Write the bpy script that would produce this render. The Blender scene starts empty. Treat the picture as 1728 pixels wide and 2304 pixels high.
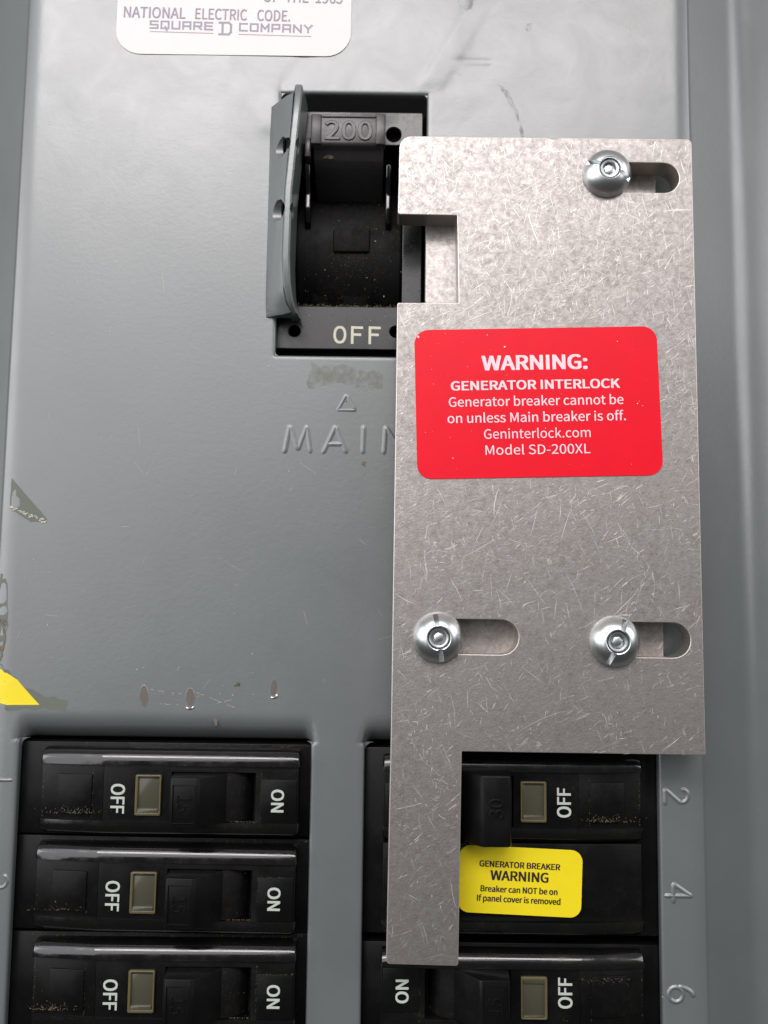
import bpy, bmesh, math, random
import numpy as np
import mathutils
from mathutils import Vector, Matrix
random.seed(7)
rng = np.random.default_rng(5)
SC = bpy.context.scene
COL = SC.collection
R = math.radians

# Panel frame used below, in millimetres: x right, y up, z out of the panel front.
def V(x, y, z):
    return Vector((x / 1000.0, -z / 1000.0, y / 1000.0))

# ------------------------------------------------------------------ camera
cam_d = bpy.data.cameras.new('camera')
cam = bpy.data.objects.new('camera', cam_d)
COL.objects.link(cam)
cam_d.sensor_fit = 'VERTICAL'
cam_d.sensor_height = 36.0
cam_d.lens = 2100.0 * 36.0 / 2304.0
cam_d.clip_start = 0.005
cam_d.clip_end = 50.0
th, ro = R(5.8), R(0.75)
fwd = Vector((0, math.sin(th), -math.cos(th)))
up0 = Vector((0, math.cos(th), math.sin(th)))
r0 = Vector((1, 0, 0))
rgt = math.cos(ro) * r0 + math.sin(ro) * up0
upv = -math.sin(ro) * r0 + math.cos(ro) * up0
def W(v): return Vector((v.x, -v.z, v.y))
m = Matrix((W(rgt), W(upv), W(-fwd))).transposed().to_4x4()
m.translation = V(0, 0, 199)
cam.matrix_world = m
cam_d.dof.use_dof = True
cam_d.dof.focus_distance = 0.190
cam_d.dof.aperture_fstop = 28.0
SC.camera = cam

# ------------------------------------------------------------------ world and lamps
w = bpy.data.worlds.new("World")
SC.world = w
w.use_nodes = True
nt = w.node_tree
nt.nodes.clear()
wo = nt.nodes.new('ShaderNodeOutputWorld')
bg = nt.nodes.new('ShaderNodeBackground')
tc = nt.nodes.new('ShaderNodeTexCoord')
sp = nt.nodes.new('ShaderNodeSeparateXYZ')
cr = nt.nodes.new('ShaderNodeValToRGB')
mr = nt.nodes.new('ShaderNodeMapRange')
nt.links.new(tc.outputs['Generated'], sp.inputs[0])
mr.inputs[1].default_value = -1; mr.inputs[2].default_value = 1
nt.links.new(sp.outputs['Z'], mr.inputs[0])
nt.links.new(mr.outputs[0], cr.inputs[0])
e = cr.color_ramp.elements
e[0].position = 0.30; e[0].color = (0.045, 0.045, 0.043, 1)
e[1].position = 0.75; e[1].color = (0.30, 0.29, 0.29, 1)
k = e.new(0.5); k.color = (0.11, 0.11, 0.107, 1)
nt.links.new(cr.outputs[0], bg.inputs[0])
bg.inputs[1].default_value = 1.0
nt.links.new(bg.outputs[0], wo.inputs[0])

def area(name, loc, target, sx, sy, power, col):
    d = bpy.data.lights.new(name, 'AREA')
    d.shape = 'RECTANGLE'; d.size = sx; d.size_y = sy
    d.energy = power; d.color = col
    o = bpy.data.objects.new(name, d)
    COL.objects.link(o)
    o.location = loc
    dirv = (Vector(target) - Vector(loc)).normalized()
    o.rotation_euler = dirv.to_track_quat('-Z', 'Z').to_euler()
    return o
area('ceiling_tube_light', V(-40, 600, 760), V(0, 40, 0), 0.9, 0.24, 5.4, (1.0, 0.94, 0.94))
# pale ceiling and wall above left, lit by the room's other tubes; its lower edge is where the person's dark outline starts
room = area('bright_ceiling_bounce', V(-1080, 680, 1500), V(-780, 350, 0), 2.5, 1.8, 26.5, (0.98, 0.965, 1.0))
zax = Vector(V(500, -600, -1500)).normalized() * -1
xax = V(0.78, 0.62, 0).normalized(); xax = (xax - zax * xax.dot(zax)).normalized(); yax = zax.cross(xax)
room.rotation_euler = Matrix((xax, yax, zax)).transposed().to_euler()
area('left_room_light', V(-1300, 250, 520), V(-30, 40, 0), 0.9, 1.0, 6.5, (0.97, 0.98, 1.0))
area('right_room_light', V(1200, 520, 640), V(50, 40, 0), 0.7, 1.0, 6.5, (0.97, 0.97, 1.0))

SC.view_settings.view_transform = 'Standard'
SC.view_settings.look = 'None'
SC.view_settings.exposure = 0.0
SC.view_settings.gamma = 1.0
SC.render.engine = 'CYCLES'
SC.cycles.max_bounces = 8

# ------------------------------------------------------------------ materials
def base_mat(name):
    m = bpy.data.materials.new(name)
    m.use_nodes = True
    n = m.node_tree
    b = n.nodes['Principled BSDF']
    return m, n, b

def simple(name, col, rough=0.5, metal=0.0, **kw):
    m, n, b = base_mat(name)
    b.inputs['Base Color'].default_value = (*col, 1)
    b.inputs['Roughness'].default_value = rough
    b.inputs['Metallic'].default_value = metal
    for k_, v_ in kw.items():
        b.inputs[k_].default_value = v_
    return m

def coords(n, scale=(1000, 1000, 1000), rot=(0, 0, 0), use='Object'):
    t = n.nodes.new('ShaderNodeTexCoord')
    mp = n.nodes.new('ShaderNodeMapping')
    mp.inputs['Scale'].default_value = scale
    mp.inputs['Rotation'].default_value = rot
    n.links.new(t.outputs[use], mp.inputs[0])
    return mp.outputs[0]

def noise(n, vec, scale, detail=3, rough=0.5, dist=0.0):
    t = n.nodes.new('ShaderNodeTexNoise')
    t.inputs['Scale'].default_value = scale
    t.inputs['Detail'].default_value = detail
    t.inputs['Roughness'].default_value = rough
    t.inputs['Distortion'].default_value = dist
    n.links.new(vec, t.inputs['Vector'])
    return t.outputs['Fac']

def ramp(n, fac, pts):
    r = n.nodes.new('ShaderNodeValToRGB')
    el = r.color_ramp.elements
    while len(el) < len(pts):
        el.new(0.5)
    for q, (p, c) in enumerate(pts):
        el[q].position = p
        el[q].color = (c, c, c, 1) if not isinstance(c, tuple) else (*c, 1)
    n.links.new(fac, r.inputs[0])
    return r.outputs[0]

def mixc(n, fac, a, b, mode='MIX'):
    x = n.nodes.new('ShaderNodeMix')
    x.data_type = 'RGBA'; x.blend_type = mode
    if isinstance(fac, (int, float)): x.inputs[0].default_value = fac
    else: n.links.new(fac, x.inputs[0])
    for s_, q in ((6, a), (7, b)):
        if isinstance(q, tuple): x.inputs[s_].default_value = (*q, 1)
        else: n.links.new(q, x.inputs[s_])
    return x.outputs[2]

def math_(n, op, a, b=0.0):
    x = n.nodes.new('ShaderNodeMath'); x.operation = op
    for s_, q in ((0, a), (1, b)):
        if isinstance(q, (int, float)): x.inputs[s_].default_value = q
        else: n.links.new(q, x.inputs[s_])
    return x.outputs[0]

def bump(n, b, h, strength, dist=0.0001):
    x = n.nodes.new('ShaderNodeBump')
    x.inputs['Strength'].default_value = strength
    x.inputs['Distance'].default_value = dist
    n.links.new(h, x.inputs['Height'])
    n.links.new(x.outputs[0], b.inputs['Normal'])

def make_paint():
    m, n, b = base_mat('grey_enamel')
    c = coords(n)
    big = noise(n, c, 0.035, 4, 0.6)
    sm = noise(n, c, 1.6, 3, 0.6)
    col = mixc(n, ramp(n, big, [(0.3, 0.0), (0.7, 1.0)]), (0.124, 0.140, 0.137), (0.139, 0.155, 0.152))
    spk = ramp(n, noise(n, c, 0.9, 1, 0.4), [(0.0, 0), (0.745, 0), (0.77, 1)])
    col = mixc(n, math_(n, 'MULTIPLY', spk, 0.5), col, (0.16, 0.17, 0.13))
    n.links.new(col, b.inputs['Base Color'])
    rg = n.nodes.new('ShaderNodeMapRange')
    n.links.new(noise(n, c, 0.09, 6, 0.7, 0.8), rg.inputs[0])
    rg.inputs[3].default_value = 0.22; rg.inputs[4].default_value = 0.44
    b.inputs['Specular IOR Level'].default_value = 1.0
    n.links.new(rg.outputs[0], b.inputs['Roughness'])
    b.inputs['Coat Weight'].default_value = 0.5
    b.inputs['Coat Roughness'].default_value = 0.3
    h = math_(n, 'ADD', math_(n, 'MULTIPLY', noise(n, c, 0.8, 3, 0.6), 1.0), math_(n, 'MULTIPLY', sm, 0.3))
    bump(n, b, h, 0.42, 0.00006)
    return m

def make_alu(name='scratched_aluminium', dark=1.0):
    m, n, b = base_mat(name)
    c = coords(n)
    mot = noise(n, c, 0.9, 6, 0.72)
    blot = noise(n, c, 0.09, 4, 0.6)
    col = mixc(n, ramp(n, mot, [(0.33, 0), (0.68, 1)]), (0.250*dark, 0.230*dark, 0.216*dark), (0.490*dark, 0.462*dark, 0.440*dark))
    col = mixc(n, math_(n, 'MULTIPLY', ramp(n, blot, [(0.35, 0), (0.65, 1)]), 0.35), col, (0.40*dark, 0.37*dark, 0.355*dark))
    streaks = None
    for q, (a, sx, sy, sc, th_) in enumerate([(0.4, 1, .09, 1.6, .70), (-0.9, 1, .13, 2.0, .68), (1.9, 1, .10, 1.8, .69), (2.3, 1, .12, 2.3, .69)]):
        m1 = coords(n, (1, 1, 1), (0, a, 0))
        m2 = n.nodes.new('ShaderNodeMapping'); m2.inputs['Scale'].default_value = (1000 * sx, 1000, 1000 * sy)
        n.links.new(m1, m2.inputs[0]); mp = m2.outputs[0]
        f = ramp(n, noise(n, mp, sc, 2, 0.5, 0.6), [(0.0, 0), (th_, 0), (th_ + 0.025, 1)])
        streaks = f if streaks is None else math_(n, 'MAXIMUM', streaks, f)
    dens = ramp(n, noise(n, c, 0.16, 3, 0.6), [(0.40, 0.0), (0.65, 0.8)])
    streaks = math_(n, 'MULTIPLY', streaks, dens)
    col = mixc(n, streaks, col, (0.72*dark, 0.69*dark, 0.66*dark))
    n.links.new(col, b.inputs['Base Color'])
    b.inputs['Metallic'].default_value = 0.85
    rr = ramp(n, mot, [(0.3, 0.50), (0.7, 0.38)])
    n.links.new(rr, b.inputs['Roughness'])
    h = math_(n, 'ADD', math_(n, 'MULTIPLY', streaks, -0.5), math_(n, 'MULTIPLY', noise(n, c, 2.2, 4, 0.7), 1.2))
    bump(n, b, h, 0.34, 0.00011)
    return m

def make_black(name, base=(0.011, 0.011, 0.012), rough=0.32, dust=0.35, dustcol=(0.10, 0.085, 0.055), dscale=0.6):
    m, n, b = base_mat(name)
    c = coords(n)
    d1 = ramp(n, noise(n, c, 0.12, 4, 0.65), [(0.42, 0.0), (0.75, 1.0)])
    d2 = ramp(n, noise(n, c, dscale * 3, 5, 0.8), [(0.50, 0.0), (0.72, 1.0)])
    f = math_(n, 'MULTIPLY', math_(n, 'MULTIPLY', d1, d2), dust)
    n.links.new(mixc(n, f, base, dustcol), b.inputs['Base Color'])
    rr = n.nodes.new('ShaderNodeMapRange')
    n.links.new(d1, rr.inputs[0])
    rr.inputs[3].default_value = rough; rr.inputs[4].default_value = min(1, rough + 0.3)
    n.links.new(rr.outputs[0], b.inputs['Roughness'])
    bump(n, b, noise(n, c, 1.2, 4, 0.6), 0.12, 0.00006)
    return m

def make_residue(name, col, dens=(0.4, 0.6), rough=0.8, scale=0.5):
    m, n, b = base_mat(name)
    c = coords(n)
    f = ramp(n, noise(n, c, scale, 5, 0.7), [(dens[0], 0), (dens[1], 1)])
    b.inputs['Base Color'].default_value = (*col, 1)
    b.inputs['Roughness'].default_value = rough
    n.links.new(f, b.inputs['Alpha'])
    return m

def make_label(name, col, rough=0.35, var=0.06):
    m, n, b = base_mat(name)
    c = coords(n)
    f = ramp(n, noise(n, c, 0.15, 4, 0.6), [(0.3, 0), (0.7, 1)])
    c2 = tuple(min(1, q * (1 - var)) for q in col)
    n.links.new(mixc(n, f, col, c2), b.inputs['Base Color'])
    b.inputs['Roughness'].default_value = rough
    bump(n, b, noise(n, c, 0.35, 3, 0.6), 0.10, 0.0001)
    return m

M = {}
M['paint'] = make_paint()
M['alu'] = make_alu()
M['alu_base'] = make_alu('base_aluminium', 1.2)
M['alu_side'] = simple('cut_aluminium', (0.42, 0.38, 0.34), 0.42, 0.8)
M['edge'] = simple('edge_highlight', (0.66, 0.62, 0.58), 0.4, 0.8)  # brighter metal on the bevels, an edge highlight painted into the colour
M['scratch'] = simple('bright_scratch', (0.92, 0.90, 0.88), 0.45, 0.6)
M['black'] = make_black('black_phenolic', (0.004, 0.004, 0.004), rough=0.07, dust=.2)
M['black_dull'] = make_black('dusty_black', (0.003, 0.003, 0.003), 0.55, 0.9, (0.05, 0.040, 0.028), 0.35)
M['black'].node_tree.nodes['Principled BSDF'].inputs['Specular IOR Level'].default_value = 0.95
M['black_face'] = make_black('black_plate', (0.004, 0.0042, 0.0042), 0.30, 0.15)
M['main_face'] = make_black('main_plate', (0.012, 0.0125, 0.0125), 0.26, 0.25)
M['main_face'].node_tree.nodes['Principled BSDF'].inputs['Specular IOR Level'].default_value = 0.7
M['black_dull'].node_tree.nodes['Principled BSDF'].inputs['Specular IOR Level'].default_value = 0.2
M['handle200'] = make_black('worn_handle', (0.05, 0.047, 0.048), 0.26, 0.5, (0.14, 0.11, 0.08))
M['handle30'] = make_black('handle_plastic', (0.0045, 0.0047, 0.005), 0.30, 0.1)
for k_ in ('black_face', 'handle30'): M[k_].node_tree.nodes['Principled BSDF'].inputs['Specular IOR Level'].default_value = 0.2
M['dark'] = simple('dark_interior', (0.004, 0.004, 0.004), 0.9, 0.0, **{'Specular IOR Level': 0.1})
M['zinc'] = simple('zinc_plating', (0.70, 0.73, 0.735), 0.32, 1.0)
M['red'] = make_label('red_vinyl', (0.80, 0.002, 0.018), 0.38)
M['red'].node_tree.nodes['Principled BSDF'].inputs['Specular IOR Level'].default_value = 0.3
M['redprint'] = simple('pale_print', (0.86, 0.66, 0.70), 0.5)
M['yellow'] = make_label('yellow_vinyl', (0.86, 0.70, 0.012), 0.40)
M['ink'] = simple('black_ink', (0.018, 0.015, 0.012), 0.5)
M['white'] = make_label('white_label', (0.76, 0.70, 0.69), 0.45, 0.03)
M['greyink'] = simple('grey_ink', (0.30, 0.28, 0.34), 0.5)
M['cream'] = simple('cream_print', (0.62, 0.60, 0.48), 0.6)
M["whiteprint"] = simple("white_print", (0.50, 0.53, 0.48), 0.6)
M['amber'] = simple('amber_plastic', (0.15, 0.13, 0.065), 0.25, 0.0, **{'Transmission Weight': 0.25})
M['lens'] = simple('smoky_lens', (0.085, 0.080, 0.055), 0.16, 0.0, **{'Transmission Weight': 0.15})
M['dust'] = simple('golden_dust', (0.10, 0.085, 0.052), 0.9)
M['palespeck'] = simple('pale_dust', (0.55, 0.52, 0.45), 0.8)
M['rust'] = make_black('bare_brown_metal', (0.13, 0.112, 0.10), 0.4, 0.7, (0.27, 0.25, 0.20))
M['baremetal'] = simple('bare_metal', (0.62, 0.57, 0.52), 0.3, 0.9)
M['residue'] = make_residue('glue_residue', (0.125, 0.14, 0.112), (0.05, 0.2), 0.6)
M['residue_brown'] = make_residue('brown_glue', (0.16, 0.13, 0.09), (0.38, 0.55), 0.8)
M['residue_yellow'] = make_residue('yellow_glue', (0.235, 0.24, 0.165), (0.40, 0.95), 0.7, 0.35)
M['scuff'] = make_residue('dark_scuff', (0.12, 0.135, 0.13), (0.42, 3.2), 0.5, 0.35)

# ------------------------------------------------------------------ object helpers
def thing(name, label, cat, loc=(0, 0, 0), group=None, rot=0.0):
    o = bpy.data.objects.new(name, None)
    o.empty_display_size = 0.01
    COL.objects.link(o)
    o.location = V(*loc)
    if rot: o.rotation_euler = (0, rot, 0)
    o['label'] = label; o['category'] = cat
    if group: o['group'] = group
    o['_l'] = [float(q) for q in loc]
    return o

class MB:
    """collects faces given in panel millimetres"""
    def __init__(s): s.v = []; s.f = []; s.mi = []
    def add(s, vs, fs, mi=0):
        b = len(s.v)
        s.v += [tuple(q) for q in vs]
        s.f += [tuple(b + i for i in f) for f in fs]
        s.mi += [mi] * len(fs)
    def box(s, x0, x1, y0, y1, z0, z1, bev=0.0, seg=2, mi=0, fn=None):
        bm = bmesh.new()
        bmesh.ops.create_cube(bm, size=1.0)
        for v in bm.verts:
            v.co = Vector((x0 + (v.co.x + .5) * (x1 - x0), y0 + (v.co.y + .5) * (y1 - y0), z0 + (v.co.z + .5) * (z1 - z0)))
        if fn:
            for v in bm.verts: v.co = Vector(fn(*v.co))
        if bev: bmesh.ops.bevel(bm, geom=bm.edges[:], offset=bev, segments=seg, profile=0.5, affect='EDGES')
        s.from_bm(bm, mi)
    def prism(s, pts, axis, a0, a1, bev=0.0, seg=2, mi=0):
        """pts 2-D outline; axis 'x' (pts = y,z) 'y' (pts = x,z) or 'z' (pts = x,y)"""
        def P(p, a):
            return {'x': (a, p[0], p[1]), 'y': (p[0], a, p[1]), 'z': (p[0], p[1], a)}[axis]
        bm = bmesh.new()
        A = [bm.verts.new(P(p, a0)) for p in pts]; B = [bm.verts.new(P(p, a1)) for p in pts]
        bm.faces.new(A); bm.faces.new(B[::-1])
        for i in range(len(pts)):
            j = (i + 1) % len(pts)
            bm.faces.new((A[i], B[i], B[j], A[j]))
        bmesh.ops.recalc_face_normals(bm, faces=bm.faces)
        if bev: bmesh.ops.bevel(bm, geom=bm.edges[:], offset=bev, segments=seg, profile=0.5, affect='EDGES')
        s.from_bm(bm, mi)
    def from_bm(s, bm, mi=0):
        bm.verts.index_update()
        s.add([v.co[:] for v in bm.verts], [[v.index for v in f.verts] for f in bm.faces], mi)
        bm.free()
    def loft(s, rings, closed=True, cap=True, mi=0):
        n = len(rings[0]); vs = [p for r_ in rings for p in r_]; fs = []
        for i in range(len(rings) - 1):
            for j in range(n if closed else n - 1):
                k_ = (j + 1) % n
                fs.append((i * n + j, i * n + k_, (i + 1) * n + k_, (i + 1) * n + j))
        if cap and closed:
            fs.append(tuple(range(n))[::-1]); fs.append(tuple((len(rings) - 1) * n + j for j in range(n)))
        s.add(vs, fs, mi)
    def lathe(s, prof, cx, cy, z0, n=64, mi=0):
        rings = []
        for r_, z in prof:
            rings.append([(cx + r_ * math.cos(2 * math.pi * k_ / n), cy + r_ * math.sin(2 * math.pi * k_ / n), z0 + z) for k_ in range(n)])
        s.loft(rings, True, True, mi)
    def build(s, name, mats, root, parent=None, smooth=True, angle=40, fix=True, kind=None):
        """root: thing Empty whose _l is the local origin; parent: object the part hangs on"""
        o0 = root['_l'] if root is not None else (0, 0, 0)
        me = bpy.data.meshes.new(name)
        vs = [((x - o0[0]) / 1000, -(z - o0[2]) / 1000, (y - o0[1]) / 1000) for x, y, z in s.v]
        me.from_pydata(vs, [], s.f)
        if not isinstance(mats, (list, tuple)): mats = [mats]
        for q in mats: me.materials.append(q)
        me.polygons.foreach_set('material_index', s.mi)
        if fix:
            bm = bmesh.new(); bm.from_mesh(me)
            bmesh.ops.recalc_face_normals(bm, faces=bm.faces)
            bm.to_mesh(me); bm.free()
        if smooth:
            me.shade_smooth()
            if angle < 180: me.set_sharp_from_angle(angle=R(angle))
        me.update()
        o = bpy.data.objects.new(name, me)
        COL.objects.link(o)
        if parent is not None: o.parent = parent
        elif root is not None: o.parent = root
        if kind: o['kind'] = kind
        return o

def curve_mesh(splines, extrude, bev, seg=2, offset=None):
    """filled 2-D outlines (mm) extruded, returned as verts/faces centred on z=0"""
    cu = bpy.data.curves.new('outline', 'CURVE')
    cu.dimensions = '2D'; cu.fill_mode = 'BOTH'
    cu.extrude = max(extrude - bev, 0.0); cu.bevel_depth = bev; cu.offset = -bev; cu.bevel_resolution = seg
    if offset is not None: cu.offset = offset
    for pts in splines:
        sp_ = cu.splines.new('POLY'); sp_.points.add(len(pts) - 1)
        for q, p in enumerate(pts): sp_.points[q].co = (p[0], p[1], 0, 1)
        sp_.use_cyclic_u = True
    o = bpy.data.objects.new('outline', cu); COL.objects.link(o)
    me = bpy.data.meshes.new_from_object(o.evaluated_get(bpy.context.evaluated_depsgraph_get()))
    vs = [v.co[:] for v in me.vertices]; fs = [tuple(p.vertices) for p in me.polygons]
    bpy.data.objects.remove(o); bpy.data.curves.remove(cu); bpy.data.meshes.remove(me)
    bm = bmesh.new()
    bv = [bm.verts.new(v) for v in vs]
    for f in fs:
        try: bm.faces.new([bv[i] for i in f])
        except ValueError: pass
    bmesh.ops.remove_doubles(bm, verts=bm.verts, dist=1e-4)
    bm.verts.index_update()
    vs = [v.co[:] for v in bm.verts]; fs = [tuple(v.index for v in f.verts) for f in bm.faces]
    bm.free()
    return vs, fs

def plate(mb, splines, z0, z1, bev=0.2, mi=0):
    vs, fs = curve_mesh(splines, (z1 - z0) / 2, bev)
    c = (z0 + z1) / 2
    mb.add([(x, y, z + c) for x, y, z in vs], fs, mi)

def roundpoly(pts, n=6):
    """pts: (x, y, radius) list -> rounded outline"""
    out = []
    N = len(pts)
    for i in range(N):
        x, y, r_ = pts[i]
        if r_ <= 0: out.append((x, y)); continue
        p = Vector((x, y)); a = (Vector(pts[i - 1][:2]) - p).normalized(); b = (Vector(pts[(i + 1) % N][:2]) - p).normalized()
        ang = a.angle(b); t = r_ / math.tan(ang / 2)
        A = p + a * t; B = p + b * t
        c = p + (a + b).normalized() * (r_ / math.sin(ang / 2))
        a0 = math.atan2(A.y - c.y, A.x - c.x); a1 = math.atan2(B.y - c.y, B.x - c.x)
        d = (a1 - a0 + math.pi) % (2 * math.pi) - math.pi
        for k_ in range(n + 1):
            q = a0 + d * k_ / n
            out.append((c.x + r_ * math.cos(q), c.y + r_ * math.sin(q)))
    return out

def rrect(cx, cy, w_, h_, r_, ang=0.0, n=8):
    pts = roundpoly([(-w_/2, -h_/2, r_), (w_/2, -h_/2, r_), (w_/2, h_/2, r_), (-w_/2, h_/2, r_)], n)
    c, s_ = math.cos(ang), math.sin(ang)
    return [(cx + x * c - y * s_, cy + x * s_ + y * c) for x, y in pts]

def slot(x0, x1, cy, h_, n=12):
    r_ = h_ / 2
    a = [(x1 - r_ + r_ * math.cos(t), cy + r_ * math.sin(t)) for t in [(-.5 + q / n) * math.pi for q in range(n + 1)]]
    b = [(x0 + r_ + r_ * math.cos(t), cy + r_ * math.sin(t)) for t in [(.5 + q / n) * math.pi for q in range(n + 1)]]
    return a + b

def circ(cx, cy, r_, n=32):
    return [(cx + r_ * math.cos(2 * math.pi * k_ / n), cy + r_ * math.sin(2 * math.pi * k_ / n)) for k_ in range(n)]

try:   # the plain sans that ships with Blender; without it the built-in face is used
    FONT = bpy.data.fonts.load(bpy.utils.system_resource('DATAFILES', path='fonts') + '/Noto Sans CJK Regular.woff2')
except Exception:
    FONT = None

def _text_mesh(s_, spacing, wordsp, extrude, bev):
    cu = bpy.data.curves.new('t', 'FONT')
    cu.body = s_; cu.align_x = 'LEFT'; cu.resolution_u = 3
    cu.size = 10.0; cu.space_character = spacing; cu.space_word = wordsp
    cu.extrude = extrude; cu.bevel_depth = bev
    if FONT: cu.font = FONT
    o = bpy.data.objects.new('t', cu); COL.objects.link(o)
    me = bpy.data.meshes.new_from_object(o.evaluated_get(bpy.context.evaluated_depsgraph_get()))
    P = np.array([v.co[:] for v in me.vertices]); F = [tuple(p.vertices) for p in me.polygons]
    bpy.data.objects.remove(o); bpy.data.curves.remove(cu); bpy.data.meshes.remove(me)
    return P, F
CAP = float(np.ptp(_text_mesh('H', 1, 1, 0, 0)[0][:, 1]))

def _contours(s_, spacing, wordsp):
    cu = bpy.data.curves.new('t', 'FONT')
    cu.body = s_; cu.align_x = 'LEFT'; cu.size = 10.0; cu.space_character = spacing; cu.space_word = wordsp
    if FONT: cu.font = FONT
    o = bpy.data.objects.new('t', cu); COL.objects.link(o)
    dg = bpy.context.evaluated_depsgraph_get()
    c2 = o.evaluated_get(dg).to_curve(dg, apply_modifiers=False)
    out = []
    for sp_ in c2.splines:
        pts = []
        if sp_.type == 'BEZIER':
            bp_ = sp_.bezier_points
            for i in range(len(bp_)):
                p, q_ = bp_[i], bp_[(i + 1) % len(bp_)]
                straight = (p.handle_right - p.co).cross(q_.co - p.co).length < 1e-3 and (q_.handle_left - q_.co).cross(q_.co - p.co).length < 1e-3
                n_ = 2 if straight else 6
                pts += [tuple(v[:2]) for v in mathutils.geometry.interpolate_bezier(p.co, p.handle_right, q_.handle_left, q_.co, n_)[:-1]]
        else: pts = [tuple(p.co[:2]) for p in sp_.points]
        clean = []
        for p in pts:
            if not clean or math.hypot(p[0] - clean[-1][0], p[1] - clean[-1][1]) > 1e-3: clean.append(p)
        if len(clean) > 3 and math.hypot(clean[0][0] - clean[-1][0], clean[0][1] - clean[-1][1]) < 1e-3: clean.pop()
        if len(clean) > 2: out.append(clean)
    o.evaluated_get(dg).to_curve_clear()
    bpy.data.objects.remove(o); bpy.data.curves.remove(cu)
    return out

def text_geo(s_, width=None, cap=2.0, bold=0.0, spacing=1.0, wordsp=1.0, extrude=0.0, bev=0.0):
    sy = cap / CAP
    if extrude > 0:
        P, F = _text_mesh(s_, spacing, wordsp, extrude, bev)
        P[:, 0] -= P[:, 0].min()
        sx = sy if width is None else width / P[:, 0].max()
        P[:, 0] *= sx; P[:, 1] *= sy
        return P, F
    C = _contours(s_, spacing, wordsp)
    x0 = min(p[0] for c in C for p in c); x1 = max(p[0] for c in C for p in c)
    sx = sy if width is None else width / (x1 - x0)
    C = [[(p[0] - x0, p[1]) for p in c] for c in C]
    ar = [sum(c[i - 1][0] * c[i][1] - c[i][0] * c[i - 1][1] for i in range(len(c))) for c in C]
    big = max(ar, key=abs); sgn = 1 if big > 0 else -1
    outer = [(c, []) for c, a_ in zip(C, ar) if a_ * sgn > 0]
    def bb(c): return (min(p[0] for p in c), max(p[0] for p in c), min(p[1] for p in c), max(p[1] for p in c))
    for c, a_ in zip(C, ar):
        if a_ * sgn > 0: continue
        B = bb(c); best = None
        for o_ in outer:
            Q = bb(o_[0])
            if Q[0] <= B[0] and Q[1] >= B[1] and Q[2] <= B[2] and Q[3] >= B[3]:
                if best is None or (Q[1] - Q[0]) < (bb(best[0])[1] - bb(best[0])[0]): best = o_
        if best: best[1].append(c)
    # each stroke outline is filled by itself; overlapping ones lie a few microns apart; bold is overprinted
    d = bold * CAP
    offs = [(0, 0)] if d <= 0 else [(0, 0), (d, d * .5), (-d, -d * .5), (d, -d * .5), (-d, d * .5)]
    P = []; F = []
    for g_, o_ in enumerate(outer):
        vs, fs = curve_mesh([o_[0]] + o_[1], 0.0, 0.0)
        for k_, (ax, ay) in enumerate(offs):
            b_ = len(P); zz_ = .014 * k_ + .006 * (g_ % 2)
            P += [((x + ax) * sx, (y + ay) * sy, zz_) for x, y, z in vs]; F += [tuple(i + b_ for i in f) for f in fs]
    return np.array(P), F

def text(mb, s_, x, y, z, cap, width=None, ang=0.0, align='c', bold=0.0, mi=0, **kw):
    """x,y = centre (or left end) of the line, at mid cap height"""
    P, F = text_geo(s_, width, cap, bold, **kw)
    w_ = P[:, 0].max()
    P = P.copy()
    if align == 'c': P[:, 0] -= w_ / 2
    elif align == 'r': P[:, 0] -= w_
    P[:, 1] -= cap / 2
    c, sn = math.cos(ang), math.sin(ang)
    mb.add([(x + p[0] * c - p[1] * sn, y + p[0] * sn + p[1] * c, z + p[2]) for p in P], F, mi)

def ridge(mb, pts, width, height, z=0.0, nseg=8, mi=0, taper=True):
    """a raised bead with a bell-shaped section that leaves the sheet smoothly"""
    P = [Vector(p) for p in pts]
    D = []
    for i in range(len(P)):
        a = P[max(i - 1, 0)]; b = P[min(i + 1, len(P) - 1)]
        D.append((b - a).normalized())
    if taper:
        P = [P[0] - D[0] * width * .35, P[0] - D[0] * width * .12] + P + [P[-1] + D[-1] * width * .12, P[-1] + D[-1] * width * .35]
        D = [D[0], D[0]] + D + [D[-1], D[-1]]
        sc = [0.03, 0.62] + [1.0] * (len(P) - 4) + [0.62, 0.03]
    else: sc = [1.0] * len(P)
    rings = []
    for p, d, s_ in zip(P, D, sc):
        nrm = Vector((-d.y, d.x)); ring = []
        for k_ in range(nseg + 1):
            t = k_ / nseg * 2 - 1
            hh = (0.5 + 0.5 * math.cos(math.pi * t)) ** 0.8
            q = p + nrm * (t * width / 2 * (0.35 + 0.65 * s_))
            ring.append((q.x, q.y, z - 0.02 + hh * height * s_))
        rings.append(ring)
    mb.loft(rings, False, False, mi)

def arcpts(cx, cy, rx, ry, a0, a1, n=12):
    return [(cx + rx * math.cos(R(a0 + (a1 - a0) * k_ / n)), cy + ry * math.sin(R(a0 + (a1 - a0) * k_ / n))) for k_ in range(n + 1)]

def specks(mb, region, n, smin, smax, zf, seed=1):
    r_ = random.Random(seed)
    for _ in range(n):
        x, y = region(r_)
        s_ = r_.uniform(smin, smax) * (0.5 + r_.random())
        a = r_.random() * 6.28; l = 1 + r_.random() * 1.4
        z = zf(x, y) if callable(zf) else zf
        u = (math.cos(a) * s_ * l, math.sin(a) * s_ * l); v_ = (-math.sin(a) * s_, math.cos(a) * s_)
        mb.add([(x - u[0], y - u[1], z), (x + v_[0], y + v_[1], z), (x + u[0], y + u[1], z), (x - v_[0], y - v_[1], z), (x, y, z + s_ * .8)],
               [(0, 1, 4), (1, 2, 4), (2, 3, 4), (3, 0, 4)])

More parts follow.
